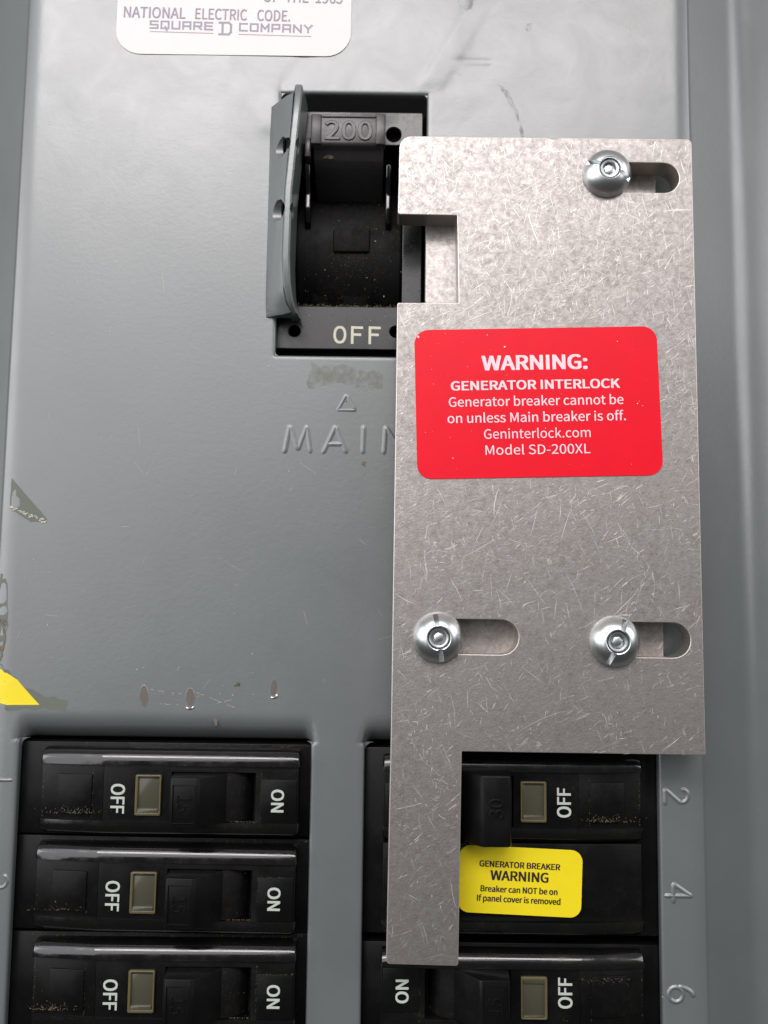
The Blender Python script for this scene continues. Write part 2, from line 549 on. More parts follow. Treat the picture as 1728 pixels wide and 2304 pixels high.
def boolean(vs_fs, cutters):
    """difference of closed meshes, returns verts, faces"""
    def mk(vf):
        me = bpy.data.meshes.new('b'); me.from_pydata(vf[0], [], vf[1])
        bm = bmesh.new(); bm.from_mesh(me); bmesh.ops.remove_doubles(bm, verts=bm.verts, dist=1e-5); bmesh.ops.recalc_face_normals(bm, faces=bm.faces); bm.to_mesh(me); bm.free()
        o = bpy.data.objects.new('b', me); COL.objects.link(o); return o
    a = mk(vs_fs); cs = [mk(c) for c in cutters]
    for c in cs:
        md = a.modifiers.new('m', 'BOOLEAN'); md.operation = 'DIFFERENCE'; md.solver = 'EXACT'; md.object = c
    me = bpy.data.meshes.new_from_object(a.evaluated_get(bpy.context.evaluated_depsgraph_get()))
    out = [v.co[:] for v in me.vertices], [tuple(p.vertices) for p in me.polygons]
    for o in [a] + cs: bpy.data.objects.remove(o)
    bpy.data.meshes.remove(me)
    return out

# ------------------------------------------------------------------ enclosure behind the cover
mb = MB()
mb.box(-130, 130, -140, 190, -62, -60)
mb.box(-130, -128, -140, 190, -60, -14); mb.box(128, 130, -140, 190, -60, -14)
eb = mb.build('enclosure_back', M['dark'], None, smooth=False)
eb['kind'] = 'structure'

# ------------------------------------------------------------------ cover sheet
OP = [(-24.2, 8.5, 54.3, 114.5), (-75.7, -14.6, -120.0, -28.4), (-3.4, 58.0, -120.0, -28.4)]
cover = thing('panel_cover', 'grey enamel steel front cover of the breaker panel with cut openings', 'panel cover', (0, 0, 0))

def lines(a, b, step, extra):
    L = list(np.arange(a, b + 1e-6, step))
    L = [q for q in L if all(abs(q - e_) > step * 0.3 for e_ in extra)]
    return np.array(sorted(L + list(extra)))
ex, ey = [], []
for x0, x1, y0, y1 in OP:
    for q in (0, .12, .3, .6): ex += [x0 - q, x1 + q]
    for q in (0, .12, .3, .6): ey += [y1 + q]
    if y0 > -119:
        for q in (0, .12, .3, .6): ey += [y0 - q]
    else: ey.append(y0)
for q in (67.4,):
    ex += [q - .25, q, q + .3, q + .8]
for q in (-82.0,): ex += [q + .25, q, q - .3, q - .8]
ex = sorted(set(round(q, 3) for q in ex)); ey = sorted(set(round(q, 3) for q in ey))
X = lines(-105, 105, 0.7, ex); Y = lines(-112, 165, 0.7, [q for q in ey if q > -112])
GX, GY = np.meshgrid(X, Y)

def sstep(t):
    t = np.clip(t, 0, 1); return t * t * (3 - 2 * t)
def seg_dist(px, py, a, b):
    ax, ay = a; bx, by = b; dx, dy = bx - ax, by - ay; L2 = dx * dx + dy * dy
    t = ((px - ax) * dx + (py - ay) * dy) / L2; tc_ = np.clip(t, 0, 1)
    return np.hypot(px - ax - tc_ * dx, py - ay - tc_ * dy), t
def height(x, y):
    z = np.zeros_like(x)
    # outer bends of the raised centre and the channels beside it
    def roll(d): return -0.85 * np.clip(d, 0, 4) ** 2 / 16.0
    z = z + roll(x - (67.4 - 3.6)) * (x <= 67.45)
    kx = np.linspace(67.4, 110, 600)          # slope, fillet, then an outer pan that leans slightly away
    ks = np.interp(kx, [67.4, 79.4, 81.6, 83.4, 84.6, 88.0, 110], [-.66, -.66, -.36, -.12, -.08, -.17, -.19])
    kz = -0.85 + np.concatenate([[0], np.cumsum((ks[1:] + ks[:-1]) / 2 * np.diff(kx))])
    zr = np.interp(x, kx, kz)
    z = np.where(x > 67.45, zr, z)
    z = z + roll((-82.0 + 3.6) - x) * (x >= -82.05)
    zl = -0.85 - (-82.0 - x) * 0.75
    z = np.where(x < -82.05, zl, z)
    # rolled-in top lips of the breaker openings
    for x0, x1, y0, y1 in OP[1:]:
        d = y - y1
        inx = sstep((x - (x0 - 1.0)) / 3.0) * sstep(((x1 + 1.0) - x) / 2.5)
        t = np.clip(1 - d / 6.0, 0, 1)
        z = z - np.where((d >= -0.001), 4.8 * t ** 2.5 * inx, 0)
    # rounded punched edges
    for x0, x1, y0, y1 in OP:
        dx = np.maximum(np.maximum(x0 - x, x - x1), 0); dy = np.maximum(np.maximum(y0 - y, y - y1), 0)
        d = np.hypot(dx, dy)
        r_ = 0.55
        z = z - np.where(d < r_, r_ - np.sqrt(np.maximum(r_ * r_ - (r_ - d) ** 2, 0)), 0)
    # creases running from the corner of the main opening
    d, t = seg_dist(x, y, (6.6, 117.2), (17.5, 137.0))
    d2, t2 = seg_dist(x, y, (10.0, 114.6), (26.5, 142.0))
    cross = ((x - 6.6) * (137.0 - 117.2) - (y - 117.2) * (17.5 - 6.6)) / math.hypot(10.9, 19.8)
    z = z + 0.17 * sstep((cross + 0.7) / 1.5) * (1 - sstep((cross - 1.2) / 6.5)) * sstep((y - 114.6) / 4) * (1 - 0.5 * sstep((y - 134) / 6))
    z = z - 0.07 * sstep((cross - 4.6) / 1.1) * (1 - sstep((cross - 6.5) / 9)) * sstep((y - 113.5) / 3)
    d, t = seg_dist(x, y, (-24.5, 115.5), (-19.2, 123.0))
    z = z - 0.13 * np.exp(-(d / 1.8) ** 2)
    d, t = seg_dist(x, y, (-27.0, 107.0), (-25.5, 114.5))
    z = z + 0.22 * np.exp(-(d / 2.4) ** 2) * sstep((-24.2 - x) / 1.0)
    # stamped mark at the upper right
    mx = sstep((x - 13.0) / 3.5) * (1 - sstep((x - 22.9) / 0.5))
    z = z - 0.12 * np.exp(-((y - 122.7 + 0.03 * (x - 17)) / 0.5) ** 2) * mx
    # faint waviness of pressed sheet
    z = z + 0.10 * np.sin(x * 0.055 + 1.2) * np.sin(y * 0.043 + 0.5) + 0.02 * np.sin(x * 0.21 + y * 0.13)
    # light dent below the sticker residue
    z = z - 0.12 * np.exp(-(((x + 45) / 26) ** 2 + ((y - 5) / 20) ** 2))
    return z
def hz(x, y): return float(height(np.array([float(x)]), np.array([float(y)]))[0])

Z = height(GX, GY)
# punched corners are rounded and edges slightly uneven
nx, ny = len(X), len(Y)
verts = np.stack([GX.ravel(), GY.ravel(), Z.ravel()], 1)
cxm = (X[:-1] + X[1:]) / 2; cym = (Y[:-1] + Y[1:]) / 2
keep = np.ones((ny - 1, nx - 1), bool)
for x0, x1, y0, y1 in OP:
    keep &= ~(((cxm > x0) & (cxm < x1))[None, :] & ((cym > y0) & (cym < y1))[:, None])
faces = []
J, I = np.nonzero(keep)
base_i = J * nx + I
faces = np.stack([base_i, base_i + 1, base_i + nx + 1, base_i + nx], 1).tolist()
mb = MB(); mb.v = [tuple(v) for v in verts.tolist()]; mb.f = [tuple(f) for f in faces]; mb.mi = [0] * len(faces)
# punched walls going back through the sheet
def wall(pts):
    n = len(pts)
    vs = [(x, y, z) for x, y, z in pts] + [(x, y, z - 1.3) for x, y, z in pts]
    mb.add(vs, [(i, i + 1, n + i + 1, n + i) for i in range(n - 1)])
for x0, x1, y0, y1 in OP:
    yy = [q for q in Y if y0 - 1e-6 <= q <= y1 + 1e-6]; xx = [q for q in X if x0 - 1e-6 <= q <= x1 + 1e-6]
    wall([(x0, q, hz(x0, q)) for q in yy]); wall([(x1, q, hz(x1, q)) for q in yy])
    wall([(q, y1, hz(q, y1)) for q in xx])
    if y0 > -112: wall([(q, y0, hz(q, y0)) for q in xx])
mb.build('cover_sheet', M['paint'], cover, fix=False, angle=55)

# corner webs that round the punched corners
for (cx, cy, sx, sy, r_) in [(-24.2, 114.5, 1, -1, 1.0), (8.5, 114.5, -1, -1, 0.8), (-24.2, 54.3, 1, 1, 0.8), (-75.7, -28.4, 1, -1, 1.6), (-14.6, -28.4, -1, -1, 0.9), (-3.4, -28.4, 1, -1, 1.8)]:
    mb = MB()
    pts = [(cx - .05 * sx, cy - .05 * sy)] + [(cx + sx * (r_ - r_ * math.sin(t)), cy + sy * (r_ - r_ * math.cos(t))) for t in [q / 8 * math.pi / 2 for q in range(9)]]
    zt = hz(cx - sx * .7, cy) - 0.35
    if cy < 0: zt = -1.6 if abs(cx + 14.6) > 1 else -1.2
    mb.prism(pts, 'z', zt - 1.0, zt, 0.0)
    mb.build('corner_web', M['paint'], cover, smooth=False)

# raised letters, arrow and circuit numbers
def stroke_part(name, strokes, width, hgt, label=None):
    cx = sum(p[0] for s_ in strokes for p in s_) / sum(len(s_) for s_ in strokes)
    cy = sum(p[1] for s_ in strokes for p in s_) / sum(len(s_) for s_ in strokes)
    z = hz(cx, cy)
    q = MB()
    for s_ in strokes:
        pts = []
        for i in range(len(s_) - 1):
            a, b = Vector(s_[i]), Vector(s_[i + 1]); n_ = max(1, int((b - a).length / 0.6))
            pts += [tuple(a.lerp(b, k_ / n_)) for k_ in range(n_)]
        pts.append(tuple(s_[-1]))
        ridge(q, pts, width, hgt, z)
    o = q.build(name, M['paint'], cover, angle=180, fix=False)
    if label: o['label'] = label
    return o
H0, H1 = 33.0, 38.7
stroke_part('raised_letter', [[(-21.6, H0), (-20.6, H1)], [(-20.6, H1), (-18.7, H0 + .6)], [(-18.7, H0 + .6), (-16.9, H1)], [(-16.9, H1), (-16.0, H0)]], 1.35, .20, 'raised letter M')
stroke_part('raised_letter', [[(-13.2, H0), (-10.7, H1)], [(-10.7, H1), (-8.3, H0)], [(-12.2, H0 + 1.8), (-9.2, H0 + 1.8)]], 1.35, .20, 'raised letter A')
stroke_part('raised_letter', [[(-4.6, H1), (-4.7, H0)]], 1.45, .20, 'raised letter I')
stroke_part('raised_letter', [[(-0.2, H0), (0.1, H1)], [(0.1, H1), (4.0, H0)], [(4.0, H0), (4.0, H1)]], 1.35, .20, 'raised letter N')
stroke_part('raised_arrow', [[(-10.3, 42.3), (-8.5, 45.7)], [(-8.5, 45.7), (-6.5, 42.3)], [(-6.5, 42.3), (-10.3, 42.3)]], 1.0, .16)
q = MB(); q.lathe([(0.16, 0), (0.14, .05), (0.0, .06)], -8.5, 44.2, hz(-8.5, 44.2), 10); q.build('paint_chip', M['ink'], cover)
def glyph(strokes, x0, y0, s_=1.0):
    return [[(x0 + gy * s_, y0 - gx * s_) for gx, gy in st] for st in strokes]
g2 = [arcpts(1.5, 3.6, 1.35, 1.35, 170, -20, 10) + [(0.2, 0.2)], [(0.2, 0.2), (3.2, 0.2)]]
g4 = [[(2.4, 0), (2.4, 5.2)], [(2.4, 5.2), (0, 1.6)], [(0, 1.6), (3.6, 1.6)]]
g6 = [arcpts(1.6, 1.5, 1.45, 1.45, 0, 360, 18), arcpts(2.4, 1.9, 2.3, 3.3, 175, 105, 8)]
g1 = [[(1.5, 0), (1.5, 5.2)]]
g3 = [arcpts(1.5, 3.7, 1.35, 1.3, 150, -80, 10), arcpts(1.5, 1.3, 1.45, 1.35, 80, -150, 10)]
stroke_part('raised_number', glyph(g2, 59.0, -36.8), 1.1, .3, 'raised number 2')
stroke_part('raised_number', glyph(g4, 59.0, -56.0), 1.1, .3, 'raised number 4')
stroke_part('raised_number', glyph(g6, 59.2, -76.2), 1.1, .3, 'raised number 6')
stroke_part('raised_number', glyph(g1, -82.0, -35.4), 1.1, .3, 'raised number 1')
stroke_part('raised_number', glyph(g3, -81.6, -55.7), 1.1, .3, 'raised number 3')

# guard tab lanced out of the cover beside the main handle
def ringbox(y, pts): return [(x, y, z) for x, z in pts]
st_ramp = [(111.6, -25.6, -21.4, 4.6), (111.0, -26.5, -20.9, 6.3), (104, -26.6, -21.2, 6.6), (88.5, -26.6, -22.3, 6.7), (74, -26.6, -22.5, 6.6), (67, -26.6, -22.1, 5.9), (64.5, -26.5, -21.6, 5.0), (62.7, -26.4, -20.6, 3.8)]
rr_ = [ringbox(y, [(xr, -0.4), (xr + .05, .15), (xb - 1.6, zz - 1.35), (xb, zz), (xb + .6, -0.4)]) for y, xr, xb, zz in st_ramp]
st_strip = [(112.6, -20.9, 4.6), (112.9, -20.6, 6.2), (111.5, -20.4, 7.2), (104, -21.0, 7.3), (88.5, -22.2, 7.3), (74, -22.4, 7.2), (68, -22.1, 6.5), (65, -21.6, 5.4), (62.8, -20.9, 3.4), (62.5, -20.7, 1.8)]
ss_ = [ringbox(y, [(xb - .05, -1.5), (xb, zz - .35), (xb + .3, zz), (xb + 1.25, zz), (xb + 1.6, zz - .4), (xb + 2.0, -1.5)]) for y, xb, zz in st_strip]
def closed(rings):
    q = MB(); q.loft(rings); return q.v, q.f
def cyl_x(cy, cz, r_, x0, x1, n=24):
    q = MB()
    q.loft([[(x, cy + r_ * s_ * math.cos(2 * math.pi * k_ / n), cz + r_ * s_ * math.sin(2 * math.pi * k_ / n)) for k_ in range(n)] for x, s_ in ((x0, 1.0), (-23.0, 1.0), (-22.4, .72), (x1, .72))])
    return q.v, q.f
cut = [cyl_x(99.2, 5.5, 2.4, -30, -15), cyl_x(84.6, 5.5, 2.4, -30, -15)]
mb = MB()
v_, f_ = boolean(closed(rr_), cut); mb.add(v_, f_)
v_, f_ = boolean(closed(ss_), cut); mb.add(v_, f_)
tab = mb.build('guard_tab', M['paint'], cover, angle=38)
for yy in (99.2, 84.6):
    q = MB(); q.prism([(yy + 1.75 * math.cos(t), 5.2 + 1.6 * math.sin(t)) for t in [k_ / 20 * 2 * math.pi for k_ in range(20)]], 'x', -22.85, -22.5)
    q.build('hole_shade', M['dark'], cover, parent=tab, smooth=False)  # near-black disc standing for the shade inside the hole

# paint chips and scratches above the left opening
def chip(cx, cy, L, w_, lean, curl, seed):
    q = MB(); r_ = random.Random(seed); n = 10; z = hz(cx, cy)
    c, s_ = math.cos(lean), math.sin(lean)
    ring = []
    for k_ in range(22):
        a = 2 * math.pi * k_ / 22; rr = 1 + r_.uniform(-.1, .1)
        u = w_ / 2 * math.cos(a) * rr; v_ = L / 2 * math.sin(a) * rr
        ring.append((cx + u * c - v_ * s_, cy + u * s_ + v_ * c, z + .03))
    q.add(ring + [(cx, cy, z + .05)], [(k_, (k_ + 1) % 22, 22) for k_ in range(22)])
    rim = []
    for k_ in range(22):
        a = 2 * math.pi * k_ / 22; r1 = 1.02 + r_.uniform(0, .1)
        for f_, h_ in ((r1, .02), (r1 + .07, .07), (r1 + .22, -.01)):
            u = w_ / 2 * math.cos(a) * f_; v_ = L / 2 * math.sin(a) * (1 + (f_ - 1) * .5)
            rim.append((cx + u * c - v_ * s_, cy + u * s_ + v_ * c, z + h_))
    q.add(rim, [(3 * k_ + j, 3 * ((k_ + 1) % 22) + j, 3 * ((k_ + 1) % 22) + j + 1, 3 * k_ + j + 1) for k_ in range(22) for j in (0, 1)], 2)
    if curl:
        bx, by = cx + (L / 2) * s_, cy - (L / 2) * c
        rings = []
        for k_ in range(9):
            t = k_ / 8; ang = math.pi * (1.05 + .9 * t) + curl
            px = bx + .75 * math.cos(ang); py = by + .45 * math.sin(ang)
            h_ = .34 * math.sin(math.pi * (0.12 + .76 * t))
            rings.append([(px + .3 * math.cos(ang), py + .3 * math.sin(ang), z), (px + .12 * math.cos(ang), py + .12 * math.sin(ang), z + h_ * .9), (px, py, z + h_), (px - .25 * math.cos(ang), py - .25 * math.sin(ang), z)])
        q.loft(rings, True, True, 1)
    q.build('paint_chip', [M['rust'], M['baremetal'], M['paint']], cover, angle=60)
chip(-49.9, -19.3, 4.2, 1.5, 0.05, 0, 1); chip(-40.2, -19.5, 3.6, 1.6, 0.0, 0.12, 2)
chip(-22.7, -17.2, 3.3, .95, -0.05, 0.7, 3); chip(-34.8, -24.0, 2.3, .85, 0.2, 0, 4)
q = MB()
q.lathe([(.42, 0), (.36, .14), (0, .2)], -30.2, -16.6, hz(-30, -16.6), 9); q.lathe([(.22, 0), (.2, .1), (0, .14)], -30.8, -16.9, hz(-30, -16.6), 8)
q.build('paint_chip', M['dust'], cover)

def patch(name, pts, mat, z=0.03, kind=None):
    q = MB(); cx = sum(p[0] for p in pts) / len(pts); cy = sum(p[1] for p in pts) / len(pts)
    vs, fs = curve_mesh([pts], 0.0, 0.0)
    bm = bmesh.new(); vv = [bm.verts.new((v[0], v[1], 0)) for v in vs]
    for f in fs: bm.faces.new([vv[i] for i in f])
    bmesh.ops.triangulate(bm, faces=bm.faces)
    for _ in range(3):
        long_e = [e_ for e_ in bm.edges if e_.calc_length() > 3.0]
        if not long_e: break
        bmesh.ops.subdivide_edges(bm, edges=long_e, cuts=1)
        bmesh.ops.triangulate(bm, faces=bm.faces)
    for v in bm.verts: v.co.z = hz(v.co.x, v.co.y) + z
    q.from_bm(bm)
    return q.build(name, mat, cover, angle=180)
def jag(pts, amp, seed, n=5):
    r_ = random.Random(seed); out = []
    for i in range(len(pts)):
        a, b = Vector(pts[i]), Vector(pts[(i + 1) % len(pts)])
        for k_ in range(n):
            p = a.lerp(b, k_ / n)
            if k_: p = p + Vector((r_.uniform(-amp, amp), r_.uniform(-amp, amp)))
            out.append(tuple(p))
    return out
patch('glue_patch', jag([(-80.2, 26.6), (-72.0, 17.6), (-75.5, 17.0), (-80.2, 20.0)], .12, 1), M['residue'])
patch('glue_patch', jag([(-81.6, 6.0), (-79.9, 4.0), (-79.4, -4.0), (-79.7, -9.0), (-80.6, -13.0), (-78.0, -15.4), (-75.5, -17.6), (-71.0, -19.6), (-66, -20.3), (-66.4, -22.6), (-71.4, -22.2), (-80.4, -22.6), (-81.8, -14)], .35, 2), M['residue'], 0.022)
patch('glue_patch', jag([(-81.7, -3.5), (-79.5, -4.0), (-80.2, -12.6), (-81.8, -12.8)], .35, 3), M['residue_brown'], 0.035)
patch('glue_patch', jag([(-16.5, 53.0), (-8.0, 52.0), (-1.0, 50.5), (-0.6, 47.3), (-5, 46.6), (-11, 48.2), (-16.9, 47.0)], .5, 4), M['residue_yellow'], 0.02)
patch('glue_patch', jag([(-4.8, 31.0), (-4.0, 31.2), (-4.0, 30.0), (-4.8, 30.2)], .2, 8), M['residue_brown'])
patch('scuff_mark', jag([(24.2, 117.4), (26.4, 115.8), (29.0, 110.6), (30.2, 105.0), (29.5, 105.0), (28.2, 110.4), (25.7, 114.9)], .22, 5), M['scuff'], 0.02)
patch('scuff_mark', jag([(30.7, 131.6), (32.1, 131.8), (32.0, 129.8), (30.8, 130.0)], .3, 6), M['scuff'], 0.02)
patch('scuff_mark', jag([(15.0, 137.2), (19.4, 137.6), (18.4, 134.6), (16.0, 134.8)], .5, 7), M['scuff'], 0.12)
o = patch('torn_sticker', [(-81.8, -13.0), (-80.4, -14.1), (-78.2, -15.3), (-76.6, -16.3), (-75.3, -17.7), (-73.6, -19.5), (-71.7, -21.4), (-78.6, -21.5), (-79.9, -21.2), (-81.9, -20.0)], M['yellow'], 0.06)
o['label'] = 'torn yellow corner of an old sticker at the left edge'
# metal flecks along the residue, paint nicks
q = MB()
specks(q, lambda r_: (lambda t: (-80.2 + 8 * t + r_.uniform(-.2, .2), 20.3 - 3.2 * t + r_.uniform(-.35, .3)))(r_.random()), 60, .06, .2, 0.02, 3)
specks(q, lambda r_: (r_.uniform(-80, -20), r_.uniform(-26, 110)), 70, .04, .10, 0.0, 4)
specks(q, lambda r_: (r_.uniform(-47, -26), -18.5 - abs(r_.gauss(0, 1.2))), 26, .03, .09, -0.02, 5)
specks(q, lambda r_: (58.3 + r_.uniform(-.1, .25), r_.uniform(-85, -32)), 60, .05, .16, -0.2, 6)
q.build('paint_nick', M['palespeck'], cover, kind='stuff')
q = MB()
for a, b in (((-48.5, -17.9), (-42, -18.8)), ((-39, -18.3), (-30.6, -21.5)), ((-34.5, -20.6), (-31.3, -19.8)), ((-46.5, -20.9), (-42.5, -21.0))):
    a, b = Vector(a), Vector(b); n_ = 9; prev = None
    for k_ in range(n_):
        if random.random() < .25: continue
        p = a.lerp(b, k_ / n_) + Vector((random.uniform(-.1, .1), random.uniform(-.12, .12))); r_ = a.lerp(b, (k_ + .8) / n_)
        z = hz(p.x, p.y) + .02
        q.add([(p.x, p.y - .03, z), (r_.x, r_.y - .03, z), (r_.x, r_.y + .03, z), (p.x, p.y + .03, z)], [(0, 1, 2, 3)])
g_ = random.Random(31)
for i in range(90):
    x, y = g_.uniform(-79, 60), g_.uniform(-26, 135); a = g_.uniform(0, 3.14); L = g_.expovariate(1 / 1.4) + .2
    x2, y2 = x + math.cos(a) * L, y + math.sin(a) * L
    if any(x0 - 1 < x_ < x1 + 1 and y0 - 1 < y_ < y1 + 1 for x0, x1, y0, y1 in OP for x_, y_ in ((x, y), (x2, y2))) or x2 > 66 or x2 < -79: continue
    w0 = g_.uniform(.012, .022); nx_, ny_ = -math.sin(a) * w0, math.cos(a) * w0
    q.add([(x - nx_, y - ny_, hz(x, y) + .02), (x2 - nx_, y2 - ny_, hz(x2, y2) + .02), (x2 + nx_, y2 + ny_, hz(x2, y2) + .02), (x + nx_, y + ny_, hz(x, y) + .02)], [(0, 1, 2, 3)])
q.build('hair_scratch', M['palespeck'], cover, smooth=False, kind='stuff')

# white data label at the top
lab_o = [(x, y) for x, y in rrect(-35.4, 145.0, 53.0, 43.6, 5.6, 0.0)]
q = MB(); plate(q, [lab_o], hz(-35, 128), hz(-35, 128) + .18, 0.03)
wl = q.build('data_label', M['white'], cover, angle=14)
wl['label'] = 'white paper label with rounded corners and grey print'
ZL = hz(-35, 128) + .2
q = MB(); a_ = -R(0.8)
text(q, 'OF  THE  1965', -10.9, 137.2, ZL, 2.7, 17.9, a_, 'r', 0.02)
for wd, xl, xr in (('NATIONAL', -60.3, -46.4), ('ELECTRIC', -44.1, -32.5), ('CODE.', -30.1, -22.7)):
    text(q, wd, xl, 133.2 - (xl + 60.3) * math.sin(R(.8)), ZL, 2.55, xr - xl, a_, 'l', 0.022)
# blocky maker's lettering
BL = {'S': [[(1, 1), (0, 1), (0, .5), (1, .5), (1, 0), (0, 0)]], 'Q': [[(0, 0), (1, 0), (1, 1), (0, 1), (0, 0)], [(.55, .25), (.75, -.25)]], 'U': [[(0, 1), (0, 0), (1, 0), (1, 1)]],
      'A': [[(0, 0), (0, 1), (1, 1), (1, 0)], [(0, .4), (1, .4)]], 'R': [[(0, 0), (0, 1), (1, 1), (1, .45), (0, .45)], [(.5, .45), (1, 0)]], 'E': [[(1, 1), (0, 1), (0, 0), (1, 0)], [(0, .5), (.9, .5)]],
      'C': [[(1, 1), (0, 1), (0, 0), (1, 0)]], 'O': [[(0, 0), (1, 0), (1, 1), (0, 1), (0, 0)]], 'M': [[(0, 0), (0, 1), (.5, .35), (1, 1), (1, 0)]], 'P': [[(0, 0), (0, 1), (1, 1), (1, .4), (0, .4)]],
      'N': [[(0, 0), (0, 1), (1, 0), (1, 1)]], 'Y': [[(0, 1), (.5, .5), (1, 1)], [(.5, .5), (.5, 0)]]}
def flatline(q, a, b, w_, z):
    a, b = Vector(a), Vector(b); d = (b - a).normalized() * (w_ / 2); n_ = Vector((-d.y, d.x))
    a = a - d; b = b + d
    q.add([(*(a - n_), z), (*(b - n_), z), (*(b + n_), z), (*(a + n_), z)], [(0, 1, 2, 3)])
def blocky(q, s_, x0, x1, y, h_, w_=.42, slope=-R(.9)):
    n_ = len(s_); pitch = (x1 - x0) / (n_ - .32); gw = pitch * .66; zz = 0
    for i, ch in enumerate(s_):
        for st in BL[ch]:
            for p, r_ in zip(st[:-1], st[1:]):
                f = lambda g: (x0 + i * pitch + g[0] * gw, y + g[1] * h_ + (i * pitch + g[0] * gw) * math.tan(slope))
                flatline(q, f(p), f(r_), w_, ZL + zz); zz += 0.0006
blocky(q, 'SQUARE', -54.2, -40.2, 129.4, 1.65); blocky(q, 'COMPANY', -34.0, -17.7, 129.05, 1.65)
flatline(q, (-54.2, 128.55), (-40.0, 128.3), .2, ZL); flatline(q, (-34.2, 128.15), (-18.0, 127.85), .2, ZL)
for k_, (a, b) in enumerate([((-37.9, 130.8), (-37.9, 128.2)), ((-36.0, 130.4), (-36.0, 128.6)), ((-38.6, 130.9), (-36.5, 130.9)), ((-38.6, 128.1), (-36.5, 128.1)), ((-36.5, 130.9), (-36.0, 130.4)), ((-36.5, 128.1), (-36.0, 128.6))]):
    flatline(q, a, b, .5, ZL + .001 * k_)
q.build('lettering', M['greyink'], cover, parent=wl, smooth=False, fix=False)

# ------------------------------------------------------------------ main breaker behind the upper opening
mainb = thing('main_breaker', 'black 200 amp main breaker with worn handle in the upper opening', 'circuit breaker', (-8, 84, -10))
mb = MB()
# face frame: top bar, right rail, lower plate; a well in the middle
frame_o = roundpoly([(-29, 56.6, .6), (7.7, 56.6, .6), (7.7, 111.9, .5), (-29, 111.9, .5)], 4)
well_o = roundpoly([(-20.9, 66.3, .5), (3.3, 66.3, .5), (3.3, 104.0, .5), (-20.9, 104.0, .5)], 4)
holes = [circ(-20.4, 60.7, 1.35, 24), circ(2.1, 60.7, 1.35, 24), circ(1.1, 106.6, 1.7, 24)]
plate(mb, [frame_o, well_o] + holes, -5.2, -3.0, 0.22)
mb.build('face_frame', M['main_face'], mainb, angle=14)
mb = MB(); mb.box(-30, 9.5, 52, 116.5, -40, -17.5)
mb.box(-30, 9.5, 52, 66.2, -17.5, -5.3); mb.box(3.4, 9.5, 66.2, 112, -17.5, -5.3); mb.box(-30, -20.95, 66.2, 112, -17.5, -5.3); mb.box(-20.95, 3.4, 104.1, 112, -17.5, -5.3)
mb.build('case', M['dark'], mainb, smooth=False)
# rotating drum that carries the handle
def drumprof(r_, cy, cz, a0, a1, n=128): return [(cy + r_ * math.cos(R(a0 + (a1 - a0) * k_ / n)), cz + r_ * math.sin(R(a0 + (a1 - a0) * k_ / n))) for k_ in range(n + 1)]
DC = (82.0, -26.0)
mb = MB()
mb.prism(drumprof(19.2, *DC, 0, 360)[:-1], 'x', -20.7, 3.1, 0.0)
mb.prism(drumprof(19.6, *DC, 0, 360)[:-1], 'x', -20.3, -18.9, 0.0)
mb.prism(drumprof(19.6, *DC, 0, 360)[:-1], 'x', 1.0, 2.8, 0.0)
for x0, x1 in ((-16.3, -13.2), (-4.6, -3.4)):
    mb.prism(drumprof(19.35, *DC, 0, 360)[:-1], 'x', x0, x1, 0.0)
mb.box(-12.4, -4.0, 80.2, 85.8, -12, -6.05, .5); mb.box(-10.2, -4.4, 68.5, 79.4, -14, -7.6, .4, fn=lambda x, y, z: (x, y, z + (0 if y > 75 or z < -10 else -3.4)))
mb.box(-17.6, -13.6, 69, 79.0, -14, -7.5, .4, fn=lambda x, y, z: (x, y, z + (0 if y > 75 or z < -10 else -3.2)))
mb.build('handle_drum', M['black_dull'], mainb, angle=30)
# handle, thumb block on top of a concave neck
mb = MB()
prof = [(107.9, -2), (108.0, 2.4), (107.6, 3.0), (101.3, 3.0), (100.9, 2.5)]
for k_ in range(9):
    t = k_ / 8; prof.append((100.4 - 3.6 * t ** .6 - 3.0 * t, 1.2 - 13.2 * t))
prof += [(93.5, -16), (104, -16)]
mb.prism(prof, 'x', -16.7, -1.2, 0.3)
hd = mb.build('handle', M['handle200'], mainb, angle=35)
mb = MB()
mb.box(-17.2, -14.9, 100.95, 107.85, .5, 3.45, .35); mb.box(-2.9, -0.8, 100.95, 108.0, .5, 3.5, .35)
mb.box(-14.9, -2.9, 107.2, 107.8, 2.0, 3.25, .12)
mb.box(-18.6, -17.3, 98.9, 103.2, -4, 1.6, .2)
mb.build('handle_rim', M['handle200'], mainb, parent=hd, angle=35)
mb = MB()
text(mb, '200', -8.9, 104.2, 3.06, 4.1, 10.6, 0, 'c', -0.012, extrude=.12, bev=.10)
mb.build('raised_rating', M['handle200'], mainb, parent=hd, angle=50, fix=False)
mb = MB(); mb.lathe([(2.5, 0), (2.4, .5), (1.4, .9), (0, 1.0)], 0, 0, 0, 24)
mb.v = [(-13.3 + x * 1.05, 100.6 + y * .62, -0.6 + z * 1.2) for x, y, z in mb.v]
mb.build('glue_blob', M['residue_brown'], mainb, parent=hd)
